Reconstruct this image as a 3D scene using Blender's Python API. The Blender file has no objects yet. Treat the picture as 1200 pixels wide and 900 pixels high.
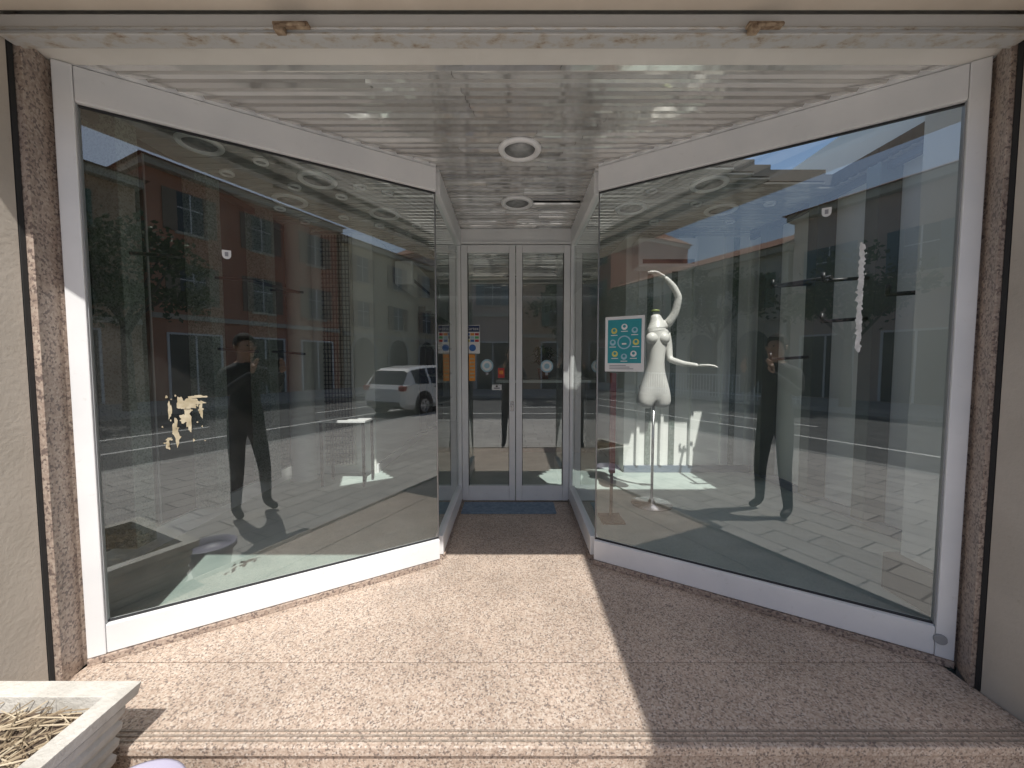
import bpy, bmesh, math, random
from mathutils import Vector, Matrix
random.seed(7)
scene = bpy.context.scene
COL = scene.collection

# ------------------------------------------------------------------ materials
def new_mat(name):
    m = bpy.data.materials.new(name); m.use_nodes = True
    nt = m.node_tree; b = nt.nodes["Principled BSDF"]
    return m, nt, b
def N(nt, t, **kw):
    n = nt.nodes.new(t)
    for k, v in kw.items(): setattr(n, k, v)
    return n
def ramp(nt, stops, interp='LINEAR'):
    r = N(nt, "ShaderNodeValToRGB"); cr = r.color_ramp; cr.interpolation = interp
    while len(cr.elements) < len(stops): cr.elements.new(0.5)
    for e, (p, c) in zip(cr.elements, stops):
        e.position = p; e.color = (*c, 1)
    return r
def coord(nt):
    return N(nt, "ShaderNodeTexCoord").outputs["Object"]

def mat_noise(name, c1, c2, scale=3, rough=0.6, metallic=0.0, detail=6, bump=0.0, bscale=60, spec=None, rvar=0.0, specks=None):
    m, nt, b = new_mat(name); co = coord(nt)
    n = N(nt, "ShaderNodeTexNoise"); n.inputs["Scale"].default_value = scale; n.inputs["Detail"].default_value = detail
    nt.links.new(co, n.inputs["Vector"])
    r = ramp(nt, [(0.32, c1), (0.68, c2)]); nt.links.new(n.outputs["Fac"], r.inputs["Fac"])
    res = r.outputs["Color"]
    if specks:
        nn = N(nt, "ShaderNodeTexNoise"); nn.inputs["Scale"].default_value = specks[0]; nn.inputs["Detail"].default_value = 10; nn.inputs["Roughness"].default_value = .75
        nt.links.new(co, nn.inputs["Vector"])
        r3 = ramp(nt, [(0.60, (1,1,1)), (0.72, specks[1])]); nt.links.new(nn.outputs["Fac"], r3.inputs["Fac"])
        m2 = N(nt, "ShaderNodeMix", data_type='RGBA', blend_type='MULTIPLY'); m2.inputs["Factor"].default_value = 1
        nt.links.new(res, m2.inputs[6]); nt.links.new(r3.outputs["Color"], m2.inputs[7]); res = m2.outputs[2]
    nt.links.new(res, b.inputs["Base Color"])
    b.inputs["Roughness"].default_value = rough; b.inputs["Metallic"].default_value = metallic
    if spec is not None: b.inputs["Specular IOR Level"].default_value = spec
    if rvar:
        mr = N(nt, "ShaderNodeMapRange"); mr.inputs["To Min"].default_value = rough - rvar; mr.inputs["To Max"].default_value = rough + rvar
        nt.links.new(n.outputs["Fac"], mr.inputs["Value"]); nt.links.new(mr.outputs["Result"], b.inputs["Roughness"])
    if bump:
        n2 = N(nt, "ShaderNodeTexNoise"); n2.inputs["Scale"].default_value = bscale; n2.inputs["Detail"].default_value = 5
        nt.links.new(co, n2.inputs["Vector"])
        bp = N(nt, "ShaderNodeBump"); bp.inputs["Strength"].default_value = bump; bp.inputs["Distance"].default_value = 0.01
        nt.links.new(n2.outputs["Fac"], bp.inputs["Height"]); nt.links.new(bp.outputs["Normal"], b.inputs["Normal"])
    return m

def mat_granite(name, tones, scale=150, rough=0.45, stain=0.35, grime=None):
    m, nt, b = new_mat(name); co = coord(nt)
    v = N(nt, "ShaderNodeTexVoronoi"); v.inputs["Scale"].default_value = scale
    nz = N(nt, "ShaderNodeTexNoise"); nz.inputs["Scale"].default_value = scale*1.3; nz.inputs["Detail"].default_value = 2
    mx = N(nt, "ShaderNodeVectorMath", operation='MULTIPLY_ADD'); mx.inputs[1].default_value = (0.008,)*3
    nt.links.new(co, nz.inputs["Vector"]); nt.links.new(nz.outputs["Color"], mx.inputs[0]); nt.links.new(co, mx.inputs[2])
    nt.links.new(mx.outputs[0], v.inputs["Vector"])
    sp = N(nt, "ShaderNodeSeparateColor"); nt.links.new(v.outputs["Color"], sp.inputs["Color"])
    k = len(tones); r = ramp(nt, [(i/k, t) for i, t in enumerate(tones)], 'CONSTANT')
    nt.links.new(sp.outputs["Red"], r.inputs["Fac"])
    n2 = N(nt, "ShaderNodeTexNoise"); n2.inputs["Scale"].default_value = 2.2; n2.inputs["Detail"].default_value = 8; n2.inputs["Roughness"].default_value = 0.65
    nt.links.new(co, n2.inputs["Vector"])
    r2 = ramp(nt, [(0.3, (1-stain,)*3), (0.65, (1, 1, 1))]); nt.links.new(n2.outputs["Fac"], r2.inputs["Fac"])
    mc = N(nt, "ShaderNodeMix", data_type='RGBA', blend_type='MULTIPLY'); mc.inputs["Factor"].default_value = 1
    nt.links.new(r.outputs["Color"], mc.inputs[6]); nt.links.new(r2.outputs["Color"], mc.inputs[7])
    res = mc.outputs[2]
    if grime:
        v2 = N(nt, "ShaderNodeTexVoronoi"); v2.inputs["Scale"].default_value = grime; nt.links.new(co, v2.inputs["Vector"])
        r3 = ramp(nt, [(0.0, (0.45,0.42,0.4)), (0.05, (0.5,0.47,0.45)), (0.075, (1,1,1))]); nt.links.new(v2.outputs["Distance"], r3.inputs["Fac"])
        m2 = N(nt, "ShaderNodeMix", data_type='RGBA', blend_type='MULTIPLY'); m2.inputs["Factor"].default_value = 0.7
        nt.links.new(res, m2.inputs[6]); nt.links.new(r3.outputs["Color"], m2.inputs[7]); res = m2.outputs[2]
    nt.links.new(res, b.inputs["Base Color"])
    b.inputs["Roughness"].default_value = rough
    return m

def mat_glass(name, f0=0.12, tint=(0.92, 0.965, 0.945), dust=0.016):
    m = bpy.data.materials.new(name); m.use_nodes = True; nt = m.node_tree; nt.nodes.clear()
    out = N(nt, "ShaderNodeOutputMaterial")
    tr = N(nt, "ShaderNodeBsdfTransparent"); tr.inputs["Color"].default_value = (*tint, 1)
    gl = N(nt, "ShaderNodeBsdfGlossy"); gl.inputs["Roughness"].default_value = 0.0; gl.inputs["Color"].default_value = (0.97, 1, 0.99, 1)
    lw = N(nt, "ShaderNodeLayerWeight"); lw.inputs["Blend"].default_value = 0.5
    pw = N(nt, "ShaderNodeMath", operation='POWER'); pw.inputs[1].default_value = 4.0
    nt.links.new(lw.outputs["Facing"], pw.inputs[0])
    ma = N(nt, "ShaderNodeMath", operation='MULTIPLY_ADD'); ma.inputs[1].default_value = 1 - f0; ma.inputs[2].default_value = f0
    nt.links.new(pw.outputs[0], ma.inputs[0])
    mx = N(nt, "ShaderNodeMixShader"); nt.links.new(ma.outputs[0], mx.inputs[0]); nt.links.new(tr.outputs[0], mx.inputs[1]); nt.links.new(gl.outputs[0], mx.inputs[2])
    df = N(nt, "ShaderNodeBsdfDiffuse"); df.inputs["Color"].default_value = (0.75, 0.73, 0.68, 1)
    co = coord(nt)
    n1 = N(nt, "ShaderNodeTexNoise"); n1.inputs["Scale"].default_value = 2.5; n1.inputs["Detail"].default_value = 9; n1.inputs["Roughness"].default_value = 0.7
    nt.links.new(co, n1.inputs["Vector"])
    r1 = ramp(nt, [(0.35, (dust*0.3,)*3), (0.75, (dust*2.0,)*3)]); nt.links.new(n1.outputs["Fac"], r1.inputs["Fac"])
    v = N(nt, "ShaderNodeTexVoronoi"); v.inputs["Scale"].default_value = 38; nt.links.new(co, v.inputs["Vector"])
    r2 = ramp(nt, [(0.0, (0.12,)*3), (0.055, (0.0,)*3)]); nt.links.new(v.outputs["Distance"], r2.inputs["Fac"])
    add = N(nt, "ShaderNodeMath", operation='ADD'); nt.links.new(r1.outputs["Color"], add.inputs[0]); nt.links.new(r2.outputs["Color"], add.inputs[1])
    mx2 = N(nt, "ShaderNodeMixShader"); nt.links.new(add.outputs[0], mx2.inputs[0]); nt.links.new(mx.outputs[0], mx2.inputs[1]); nt.links.new(df.outputs[0], mx2.inputs[2])
    nt.links.new(mx2.outputs[0], out.inputs["Surface"])
    return m

def plain(name, c, rough=0.5, metallic=0.0):
    d = tuple(x*0.85 for x in c)
    return mat_noise(name, d, c, scale=6, rough=rough, metallic=metallic)

M = {}
M['floor'] = mat_granite("pink_granite", [(0.49,0.385,0.305),(0.59,0.485,0.395),(0.36,0.275,0.22),(0.54,0.425,0.34),(0.67,0.585,0.505),(0.23,0.185,0.16),(0.52,0.40,0.32),(0.62,0.515,0.425)], scale=190, rough=0.5, stain=0.30, grime=9)
M['jamb'] = mat_granite("red_granite", [(0.46,0.36,0.295),(0.56,0.465,0.385),(0.22,0.17,0.15),(0.50,0.395,0.325),(0.38,0.295,0.245)], scale=130, rough=0.4)
M['plaster'] = mat_noise("beige_plaster", (0.43,0.385,0.325), (0.57,0.515,0.445), scale=2.5, rough=0.85, detail=12, bump=0.15, bscale=70, specks=(28,(.82,.79,.75)))
M['plaster2'] = mat_noise("lintel_plaster", (0.52,0.45,0.37), (0.62,0.55,0.46), scale=4, rough=0.8, bump=0.05)
M['white'] = mat_noise("white_aluminium", (0.76,0.77,0.78), (0.87,0.87,0.87), scale=3.5, rough=0.36, rvar=0.08, detail=9, specks=(22,(.87,.86,.84)))
M['offwhite'] = mat_noise("offwhite_panel", (0.68,0.66,0.61), (0.78,0.76,0.71), scale=3, rough=0.45)
M['dark'] = plain("dark_gap", (0.03,0.03,0.03), 0.8)
M['black'] = plain("black_metal", (0.025,0.025,0.028), 0.4)
M['iwall'] = mat_noise("interior_wall_paint", (0.78,0.80,0.77), (0.85,0.86,0.83), scale=1.5, rough=0.7)
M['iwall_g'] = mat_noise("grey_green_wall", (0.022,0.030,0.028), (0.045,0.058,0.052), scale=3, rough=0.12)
M['post'] = mat_granite("post_stone", [(0.24,0.29,0.255),(0.33,0.38,0.345),(0.15,0.19,0.165),(0.28,0.33,0.295)], scale=120, rough=0.35)
M['carpet'] = mat_noise("grey_green_carpet", (0.33,0.40,0.38), (0.43,0.50,0.47), scale=5, rough=0.95, bump=0.3, bscale=400)
M['glass'] = mat_glass("window_glass", 0.175)
M['glass_door'] = mat_glass("door_glass", 0.20, dust=0.015)
M['grey'] = plain("grey_plastic", (0.35,0.36,0.37), 0.4)
M['chrome'] = plain("brushed_steel", (0.6,0.6,0.6), 0.25, 1.0)

m, nt, b = new_mat("aluminium_slat"); M['slat'] = m
geo = N(nt, "ShaderNodeNewGeometry")
r = ramp(nt, [(0, (0.66,0.64,0.61)), (1, (0.88,0.87,0.84))]); nt.links.new(geo.outputs["Random Per Island"], r.inputs["Fac"])
nt.links.new(r.outputs["Color"], b.inputs["Base Color"]); b.inputs["Metallic"].default_value = 0.65; b.inputs["Roughness"].default_value = 0.08
nz = N(nt, "ShaderNodeTexNoise"); nz.inputs["Scale"].default_value = 3.0; nz.inputs["Detail"].default_value = 3; nt.links.new(coord(nt), nz.inputs["Vector"])
bp = N(nt, "ShaderNodeBump"); bp.inputs["Strength"].default_value = 0.5; bp.inputs["Distance"].default_value = 0.02
nt.links.new(nz.outputs["Fac"], bp.inputs["Height"]); nt.links.new(bp.outputs["Normal"], b.inputs["Normal"])

def railmat(name, bias):
    m, nt, b = new_mat(name)
    co = coord(nt)
    mp = N(nt, "ShaderNodeMapping"); mp.inputs["Scale"].default_value = (0.6,1,2); nt.links.new(co, mp.inputs["Vector"])
    nz = N(nt, "ShaderNodeTexNoise"); nz.inputs["Scale"].default_value = 30; nz.inputs["Detail"].default_value = 9; nz.inputs["Roughness"].default_value = .65; nt.links.new(mp.outputs[0], nz.inputs["Vector"])
    r = ramp(nt, [(0.55-bias, (0.56,0.56,0.55)), (0.66-bias, (0.50,0.46,0.40)), (0.78-bias, (0.28,0.19,0.13))]); nt.links.new(nz.outputs["Fac"], r.inputs["Fac"])
    nt.links.new(r.outputs["Color"], b.inputs["Base Color"]); b.inputs["Roughness"].default_value = 0.5; b.inputs["Metallic"].default_value = 0.2
    return m
M['rail'] = railmat("galvanised_rail", -0.06); M['rail_r'] = railmat("rusty_rail", 0.07)
M['rust'] = mat_noise("rust", (0.14,0.08,0.045), (0.46,0.36,0.25), scale=40, rough=0.8)

# ------------------------------------------------------------------ helpers
def empty(name, loc=(0,0,0)):
    e = bpy.data.objects.new(name, None); COL.objects.link(e); e.location = loc; return e
def mesh_obj(name, verts, faces, mat, parent=None, bevel=0.0, smooth=False, mats=None, fm=None):
    me = bpy.data.meshes.new(name); me.from_pydata([tuple(v) for v in verts], [], faces); me.update()
    bm = bmesh.new(); bm.from_mesh(me); bmesh.ops.recalc_face_normals(bm, faces=bm.faces); bm.to_mesh(me); bm.free()
    o = bpy.data.objects.new(name, me); COL.objects.link(o)
    for mm in (mats or [mat]): me.materials.append(mm)
    if fm:
        for p, i in zip(me.polygons, fm): p.material_index = i
    if parent is not None: o.parent = parent
    if bevel:
        md = o.modifiers.new("bevel", 'BEVEL'); md.width = bevel; md.segments = 2; md.limit_method = 'ANGLE'
    if smooth:
        for p in me.polygons: p.use_smooth = True
    return o
BF = [(0,1,2,3),(4,7,6,5),(0,4,5,1),(1,5,6,2),(2,6,7,3),(3,7,4,0)]
def bverts(x0,x1,y0,y1,z0,z1):
    return [(x0,y0,z0),(x1,y0,z0),(x1,y1,z0),(x0,y1,z0),(x0,y0,z1),(x1,y0,z1),(x1,y1,z1),(x0,y1,z1)]
def box(name,x0,x1,y0,y1,z0,z1,mat,parent=None,bevel=0.0):
    return mesh_obj(name, bverts(x0,x1,y0,y1,z0,z1), BF, mat, parent, bevel)
def boxes(name, lst, mat, parent=None, bevel=0.0):
    V, F = [], []
    for bb in lst:
        k = len(V); V += bverts(*bb); F += [tuple(i+k for i in f) for f in BF]
    return mesh_obj(name, V, F, mat, parent, bevel)
def prism(name, pts, z0, z1, mat, parent=None, bevel=0.0):
    n = len(pts); V = [(x,y,z0) for x,y in pts]+[(x,y,z1) for x,y in pts]
    F = [tuple(range(n)), tuple(range(2*n-1, n-1, -1))]+[(i,(i+1)%n,(i+1)%n+n,i+n) for i in range(n)]
    return mesh_obj(name, V, F, mat, parent, bevel)
def seg_box(name, p, q, t, z0, z1, mat, parent=None, off=0.0, bevel=0.0):
    p, q = Vector(p), Vector(q); d = (q-p).normalized(); n = Vector((-d.y, d.x))
    a = off - t/2; c = off + t/2
    return prism(name, [tuple(p+n*a), tuple(q+n*a), tuple(q+n*c), tuple(p+n*c)], z0, z1, mat, parent, bevel)
def lathe(name, prof, center, mat, parent=None, seg=32, smooth=True):
    V, F = [], []
    for r_, z_ in prof:
        for i in range(seg):
            a = 2*math.pi*i/seg; V.append((center[0]+r_*math.cos(a), center[1]+r_*math.sin(a), center[2]+z_))
    for j in range(len(prof)-1):
        for i in range(seg):
            F.append((j*seg+i, j*seg+(i+1)%seg, (j+1)*seg+(i+1)%seg, (j+1)*seg+i))
    F.append(tuple(range(seg)))
    F.append(tuple((len(prof)-1)*seg+i for i in range(seg)))
    return mesh_obj(name, V, F, mat, parent, smooth=smooth)
def tube(name, p, q, r1, r2, mat, parent=None, seg=16, smooth=True):
    p, q = Vector(p), Vector(q); d = (q-p).normalized()
    u = d.orthogonal().normalized(); w = d.cross(u); V = []
    for c, r_ in ((p, r1), (q, r2)):
        for i in range(seg):
            a = 2*math.pi*i/seg; V.append(c+u*(r_*math.cos(a))+w*(r_*math.sin(a)))
    F = [(i,(i+1)%seg,(i+1)%seg+seg,i+seg) for i in range(seg)]+[tuple(range(seg)), tuple(range(2*seg-1,seg-1,-1))]
    o = mesh_obj(name, V, F, mat, parent)
    if smooth:
        for pl in o.data.polygons:
            pl.use_smooth = len(pl.vertices) == 4
    return o
def text(name, s, loc, size, mat, parent, rotz=0.0, ax='CENTER'):
    c = bpy.data.curves.new(name, 'FONT'); c.body = s; c.size = size; c.align_x = ax; c.align_y = 'CENTER'; c.extrude = 0.0004
    o = bpy.data.objects.new(name, c); COL.objects.link(o); o.location = loc
    o.rotation_euler = (math.pi/2, 0, rotz); c.materials.append(mat); o.parent = parent
    return o
def skin_mesh(name, pts, edges, radii, mats, matfn=None, parent=None, sub=2):
    me = bpy.data.meshes.new(name+"_sk"); me.from_pydata(pts, edges, []); me.update()
    o = bpy.data.objects.new(name+"_sk", me); COL.objects.link(o)
    bpy.context.view_layer.objects.active = o
    md = o.modifiers.new("s", 'SKIN'); md.use_smooth_shade = True
    sv = me.skin_vertices[0].data
    for i, r_ in enumerate(radii):
        rr = r_ if isinstance(r_, tuple) else (r_, r_)
        sv[i].radius = rr; sv[i].use_root = (i == 0)
    sb = o.modifiers.new("u", 'SUBSURF'); sb.levels = sub; sb.render_levels = sub
    dg = bpy.context.evaluated_depsgraph_get(); ev = o.evaluated_get(dg)
    nm = bpy.data.meshes.new_from_object(ev); bpy.data.objects.remove(o)
    nm.name = name
    no = bpy.data.objects.new(name, nm); COL.objects.link(no)
    nm.materials.clear()
    for mm in mats: nm.materials.append(mm)
    for p in nm.polygons:
        p.use_smooth = True
        p.material_index = matfn(p.center) if matfn else 0
    if parent is not None: no.parent = parent
    return no

# ------------------------------------------------------------------ key plan points (metres; platform z = 0)
LO, LI, LD = (-1.625,1.420), (-0.425,2.165), (-0.432,3.150)
RO, RI, RD = (1.680,1.410), (0.480,2.160), (0.492,3.150)
CZ = 2.226   # alcove ceiling
PZ = -0.32   # pavement

# ------------------------------------------------------------------ shop building (roof kept low, with openings added to brighten the room)
shop = empty("shop_building")
box("pillar_west", -7.0,-1.622,0.90,1.286,PZ,2.90,M['plaster'],shop)
box("pillar_east", 1.643,7.5,0.90,1.286,PZ,2.90,M['plaster'],shop)
box("wall_west_back", -7.0,-1.66,1.289,1.400,PZ,2.90,M['plaster'],shop)
box("wall_east_back", 1.69,7.5,1.289,1.400,PZ,2.90,M['plaster'],shop)
box("lintel", -1.620,1.641,0.90,1.262,2.252,2.898,M['plaster2'],shop)
box("lintel_core", -1.655,1.685,1.345,1.44,2.236,2.90,M['offwhite'],shop)
box("head_panel", -1.655,1.685,1.338,1.436,2.216,2.234,M['offwhite'],shop,0.002)
box("parapet_wall", -7.0,7.5,0.93,1.40,2.903,3.30,M['plaster'],shop)  # wall top kept low so sun reaches the added roof openings
box("parapet_coping", -7.1,7.6,0.86,1.44,3.303,3.36,M['plaster2'],shop)
box("added_shade_slab", 1.10,2.55,-1.15,0.855,3.30,3.40,M['plaster2'],shop,0.01)  # unseen slab, added overhead to shade the right side of the floor
boxes("added_shade_slab_brackets", [(1.5,1.56,-.9,.897,3.22,3.297),(2.3,2.36,-.9,.897,3.22,3.297)], M['grey'], shop)  # unseen too, added to carry the shading slab
prism("granite_jamb_west", [(-1.597,1.305),(-1.627,1.400),(-1.627,1.455),(-1.75,1.455),(-1.75,1.403),(-1.662,1.403),(-1.662,1.305)][::-1], 0.0,2.214,M['jamb'],shop,0.002)
prism("granite_jamb_east", [(1.625,1.305),(1.682,1.396),(1.682,1.455),(1.80,1.455),(1.80,1.403),(1.688,1.403),(1.688,1.305)], 0.0,2.214,M['jamb'],shop,0.002)
box("shutter_guide_west", -1.660,-1.620,1.289,1.303,0.0,2.214,M['dark'],shop)
box("shutter_guide_east", 1.642,1.688,1.289,1.303,0.0,2.214,M['dark'],shop)
box("shutter_bar", -1.619,1.640,1.266,1.300,2.190,2.246,M['rail'],shop,0.004)
box("shutter_lip", -1.615,1.636,1.262,1.318,2.180,2.188,M['rail_r'],shop,0.003)
tube("shutter_bead", (-1.615,1.263,2.199),(1.636,1.263,2.199),0.0045,0.0045,M['rail_r'],shop)
for i, x in enumerate((-0.685, 0.785)):
    box("latch_%d"%i, x-.055,x+.055,1.240,1.262,2.192,2.203,M['rust'],shop,0.003)
    box("latch_tab_%d"%i, x-.05,x-.02,1.236,1.262,2.174,2.191,M['rust'],shop,0.003)
    tube("latch_pin_%d"%i, (x-.03,1.238,2.188),(x+.05,1.238,2.191),0.005,0.005,M['rust'],shop)
# platform and steps
box("platform_front_slab", -1.619,1.640,1.090,1.418,-0.03,0.0,M['floor'],shop,0.004)
boxes("platform_base", [(-1.618,1.639,1.105,3.17,-0.32,-0.031)], M['floor'], shop)
prism("platform_inner_slab", [(-1.62,1.422),(1.675,1.422),(0.50,2.19),(0.50,3.19),(-0.44,3.19),(-0.44,2.19)], -0.03,0.0,M['floor'],shop,0.002)
boxes("antislip_strips", [(-1.6,1.62,1.106+i*.016,1.112+i*.016,0.001,0.0030) for i in range(3)], mat_granite("worn_strip", [(0.34,0.28,0.23),(0.42,0.35,0.29),(0.26,0.22,0.18)], 190), shop)
box("lower_step", -1.617,1.638,0.78,1.103,PZ,-0.16,M['floor'],shop,0.004)

# ------------------------------------------------------------------ alcove ceiling slats
def xl(y):
    return -0.430 if y >= LI[1] else LI[0]+(LO[0]-LI[0])*(LI[1]-y)/(LI[1]-LO[1])
def xr(y):
    return 0.488 if y >= RI[1] else RI[0]+(RO[0]-RI[0])*(RI[1]-y)/(RI[1]-RO[1])
V, F = [], []
y = 1.442; k = 0
while y < 3.13:
    y2 = min(y+0.0350, 3.145)
    j = random.choice([0.3,0.42,0.55,0.68])
    parts = [(0.0, j), (j, 1.0)]
    if 2.61 < y < 2.655: parts = [(0.0, 0.6), (0.985, 1.0)]
    for a, c in parts:
        A, B, C_, D = xl(y), xr(y), xr(y2), xl(y2)
        g = 0.0008
        tw = random.uniform(-.0019,.0019)
        dz1, dz2 = tw+random.uniform(-.0004,.0004), -tw+random.uniform(-.0004,.0004)
        x00, x10 = A+(B-A)*a+g, A+(B-A)*c-g; x01, x11 = D+(C_-D)*a+g, D+(C_-D)*c-g
        n = len(V)
        for (p0, p1, yy, zz) in ((x00,x10,y,CZ+.012),(x00,x10,y+.004,CZ+dz1),(x01,x11,y2-.004,CZ+dz2),(x01,x11,y2,CZ+.012)):
            V += [(p0,yy,zz),(p1,yy,zz)]
        for q in range(3): F.append((n+2*q,n+2*q+1,n+2*q+3,n+2*q+2))
    y += 0.0455; k += 1
slats = mesh_obj("alcove_slats", V, F, M['slat'], shop)
prism("alcove_void", [(-1.62,1.441),(1.675,1.441),(0.50,2.18),(0.50,3.17),(-0.45,3.17),(-0.45,2.18)], 2.256,2.30,M['dark'],shop)

def downlight(parent, x, y, z, r, name):
    lathe(name+"_ring", [(r*0.72,0.0),(r*0.76,-0.012),(r*0.95,-0.010),(r,-0.001),(r,0.004)], (x,y,z), M['white'], parent)
    lathe(name+"_lens", [(r*0.05,-0.003),(r*0.71,-0.001)], (x,y,z), M['lens'], parent)
M['lens'] = mat_noise("frosted_lens", (0.22,0.23,0.23), (0.40,0.41,0.41), scale=20, rough=0.2)
for i, (x, y) in enumerate(((0.039,1.994),(0.034,2.640))):
    e = empty("recessed_ceiling_light"); downlight(e, x, y, CZ-.003, 0.108, "alcove_light")

# ------------------------------------------------------------------ window and door joinery
def window(name, o, i):
    e = empty(name)
    d = (Vector(i)-Vector(o)).normalized()
    so = tuple(Vector(o)+d*0.052)
    seg_box("outer_stile", o, so, 0.052, 0.028, 2.213, M['white'], e, bevel=0.003)
    s2 = tuple(Vector(o)+d*0.0535)
    seg_box("top_rail", s2, i, 0.050, 2.088, 2.211, M['white'], e, bevel=0.003)
    seg_box("bottom_rail", s2, i, 0.050, 0.030, 0.142, M['white'], e, bevel=0.003)
    seg_box("granite_plinth", o, i, 0.062, 0.0005, 0.0265, M['jamb'], e, bevel=0.002)
    seg_box("bulkhead", o, i, 0.040, 2.2145, 2.90, M['white'], e)
    g0 = tuple(Vector(o)+d*0.056)
    gp = [Vector((*g0,0)), Vector((*i,0))]
    mesh_obj("glass", [(gp[0].x,gp[0].y,.142),(gp[1].x,gp[1].y,.142),(gp[1].x,gp[1].y,2.088),(gp[0].x,gp[0].y,2.088)], [(0,1,2,3)], M['glass'], e)
    for z0 in (0.1425, 2.080):
        seg_box("gasket", g0, i, 0.012, z0, z0+.006, M['black'], e)
    seg_box("gasket_side", so, g0, 0.03, 0.143, 2.087, M['grey'], e)
    return e
wl = window("display_window", LO, LI)
wr = window("display_window", RO, RI)
def side(name, a, b_):
    e = empty(name)
    d = (Vector(b_)-Vector(a)).normalized(); a2 = tuple(Vector(a)+d*0.03); b2 = tuple(Vector(b_)-d*0.03)
    seg_box("top_rail", a2, b2, 0.046, 2.088, 2.211, M['white'], e, bevel=0.003)
    seg_box("bottom_rail", a2, b2, 0.046, 0.030, 0.142, M['white'], e, bevel=0.003)
    seg_box("granite_plinth", a2, b2, 0.058, 0.0005, 0.0265, M['jamb'], e)
    seg_box("bulkhead", a2, b2, 0.036, 2.2145, 2.90, M['white'], e)
    mesh_obj("glass", [(a[0],a[1],.142),(b2[0],b2[1],.142),(b2[0],b2[1],2.088),(a[0],a[1],2.088)], [(0,1,2,3)], M['glass_door'], e)
    tube("silicone_joint", (a[0],a[1],0.142), (a[0],a[1],2.088), 0.004, 0.004, M['grey'], e)
    return e
side("entrance_side_window", LI, LD); side("entrance_side_window", RI, RD)

door = empty("entrance_door")
X0, X1, YD = -0.440, 0.500, 3.150
boxes("door_frame", [(X0,X0+.028,YD-.03,YD+.03,0.0,2.10),(X1-.028,X1,YD-.03,YD+.03,0.0,2.10),(X0,X1,YD-.03,YD+.03,2.102,2.222)], M['white'], door, 0.003)
box("head_trim", X0+.03,X1-.03,YD-.042,YD-.031,2.10,2.118,M['white'],door,0.002)
box("door_bulkhead", X0,X1,YD-.02,YD+.02,2.304,2.90,M['white'],door)
xm = 0.030
for nme, a, c in (("leaf_west", X0+.031, xm-.003), ("leaf_east", xm+.003, X1-.031)):
    boxes(nme, [(a,a+.050,YD-.022,YD+.022,.012,2.096),(c-.050,c,YD-.022,YD+.022,.012,2.096),
                (a+.051,c-.051,YD-.022,YD+.022,2.035,2.096),(a+.051,c-.051,YD-.022,YD+.022,.012,.135)], M['white'], door, 0.003)
    mesh_obj(nme+"_glass", [(a+.05,YD,.135),(c-.05,YD,.135),(c-.05,YD,2.035),(a+.05,YD,2.035)], [(0,1,2,3)], M['glass_door'], door)
    boxes(nme+"_gasket", [(a+.051,a+.055,YD-.012,YD+.012,.137,2.033),(c-.055,c-.051,YD-.012,YD+.012,.137,2.033)], M['black'], door)
tube("lock_cylinder", (xm-.028,YD-.024,0.80),(xm-.028,YD-.040,0.80),.014,.014,M['chrome'],door)
box("lock_plate", xm-.040,xm-.016,YD-.028,YD-.023,0.76,0.84,M['chrome'],door,0.002)

# stickers on the door
C = {}
for nme, c in dict(white=(.78,.78,.77), navy=(.03,.05,.13), blue=(.05,.16,.45), red=(.5,.05,.05), orange=(.75,.30,.05), teal=(.03,.30,.34), ltblue=(.35,.55,.65), yellow=(.65,.6,.15), green=(.1,.4,.15), tan=(.52,.43,.28), grey=(.3,.3,.32)).items():
    C[nme] = plain("print_"+nme, c, 0.45)
st = empty("payment_sticker"); ys = YD-.006
box("sticker_back", -.383,-.262,ys,ys+.002,1.23,1.46,C['white'],st)
box("header", -.380,-.265,ys-.001,ys-.0002,1.405,1.455,C['navy'],st)
text("header_text", "Cartex", (-.3225,ys-.002,1.43), 0.036, C['white'], st)
cols = ['blue','orange','red','navy','ltblue','green','yellow','blue','red']
for i in range(9):
    gx = -.376+(i%3)*.037; gz = 1.375-(i//3)*.026
    box("card_mark_%d"%i, gx,gx+.032,ys-.001,ys-.0002,gz,gz+.020,C[cols[i]],st)
box("note_panel", -.355,-.290,ys-.001,ys-.0002,1.235,1.315,C['white'],st)
tube("round_mark", (-.322,ys-.0012,1.275),(-.322,ys-.0024,1.275),.028,.028,C['blue'],st)
o2 = empty("orange_sticker")
box("strip", -.352,-.302,ys,ys+.002,1.005,1.222,C['orange'],o2)
boxes("print_lines", [(-.345,-.309,ys-.001,ys-.0002,1.03+i*.03,1.042+i*.03) for i in range(6)], C['tan'], o2)
for i, (x, z) in enumerate(((-.205,1.13),(.285,1.125))):
    e = empty("round_door_sticker")
    tube("disc", (x,YD-.004,z),(x,YD-.006,z),.052,.052,C['ltblue'],e,32)
    tube("disc_centre", (x,YD-.0062,z),(x,YD-.0072,z),.040,.040,C['white'],e,32)
    tube("disc_mark", (x,YD-.0074,z),(x,YD-.0084,z),.022,.022,C['ltblue'],e,24)
    box("disc_bar", x-.012,x+.012,YD-.0050,YD-.004,z-.075,z-.055,C['grey'],e)
e = empty("small_notice"); box("paper", -.165,-.085,ys,ys+.002,.93,.975,C['white'],e); box("print", -.15,-.10,ys-.001,ys-.0002,.94,.95,C['grey'],e)
tube("black_dot",(-.125,ys-.0012,.962),(-.125,ys-.002,.962),.009,.009,M['black'],e)
e = empty("red_notice"); box("paper", -.115,-.062,ys,ys+.002,1.03,1.11,C['red'],e); box("print", -.106,-.072,ys-.001,ys-.0002,1.06,1.09,C['orange'],e)

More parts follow.
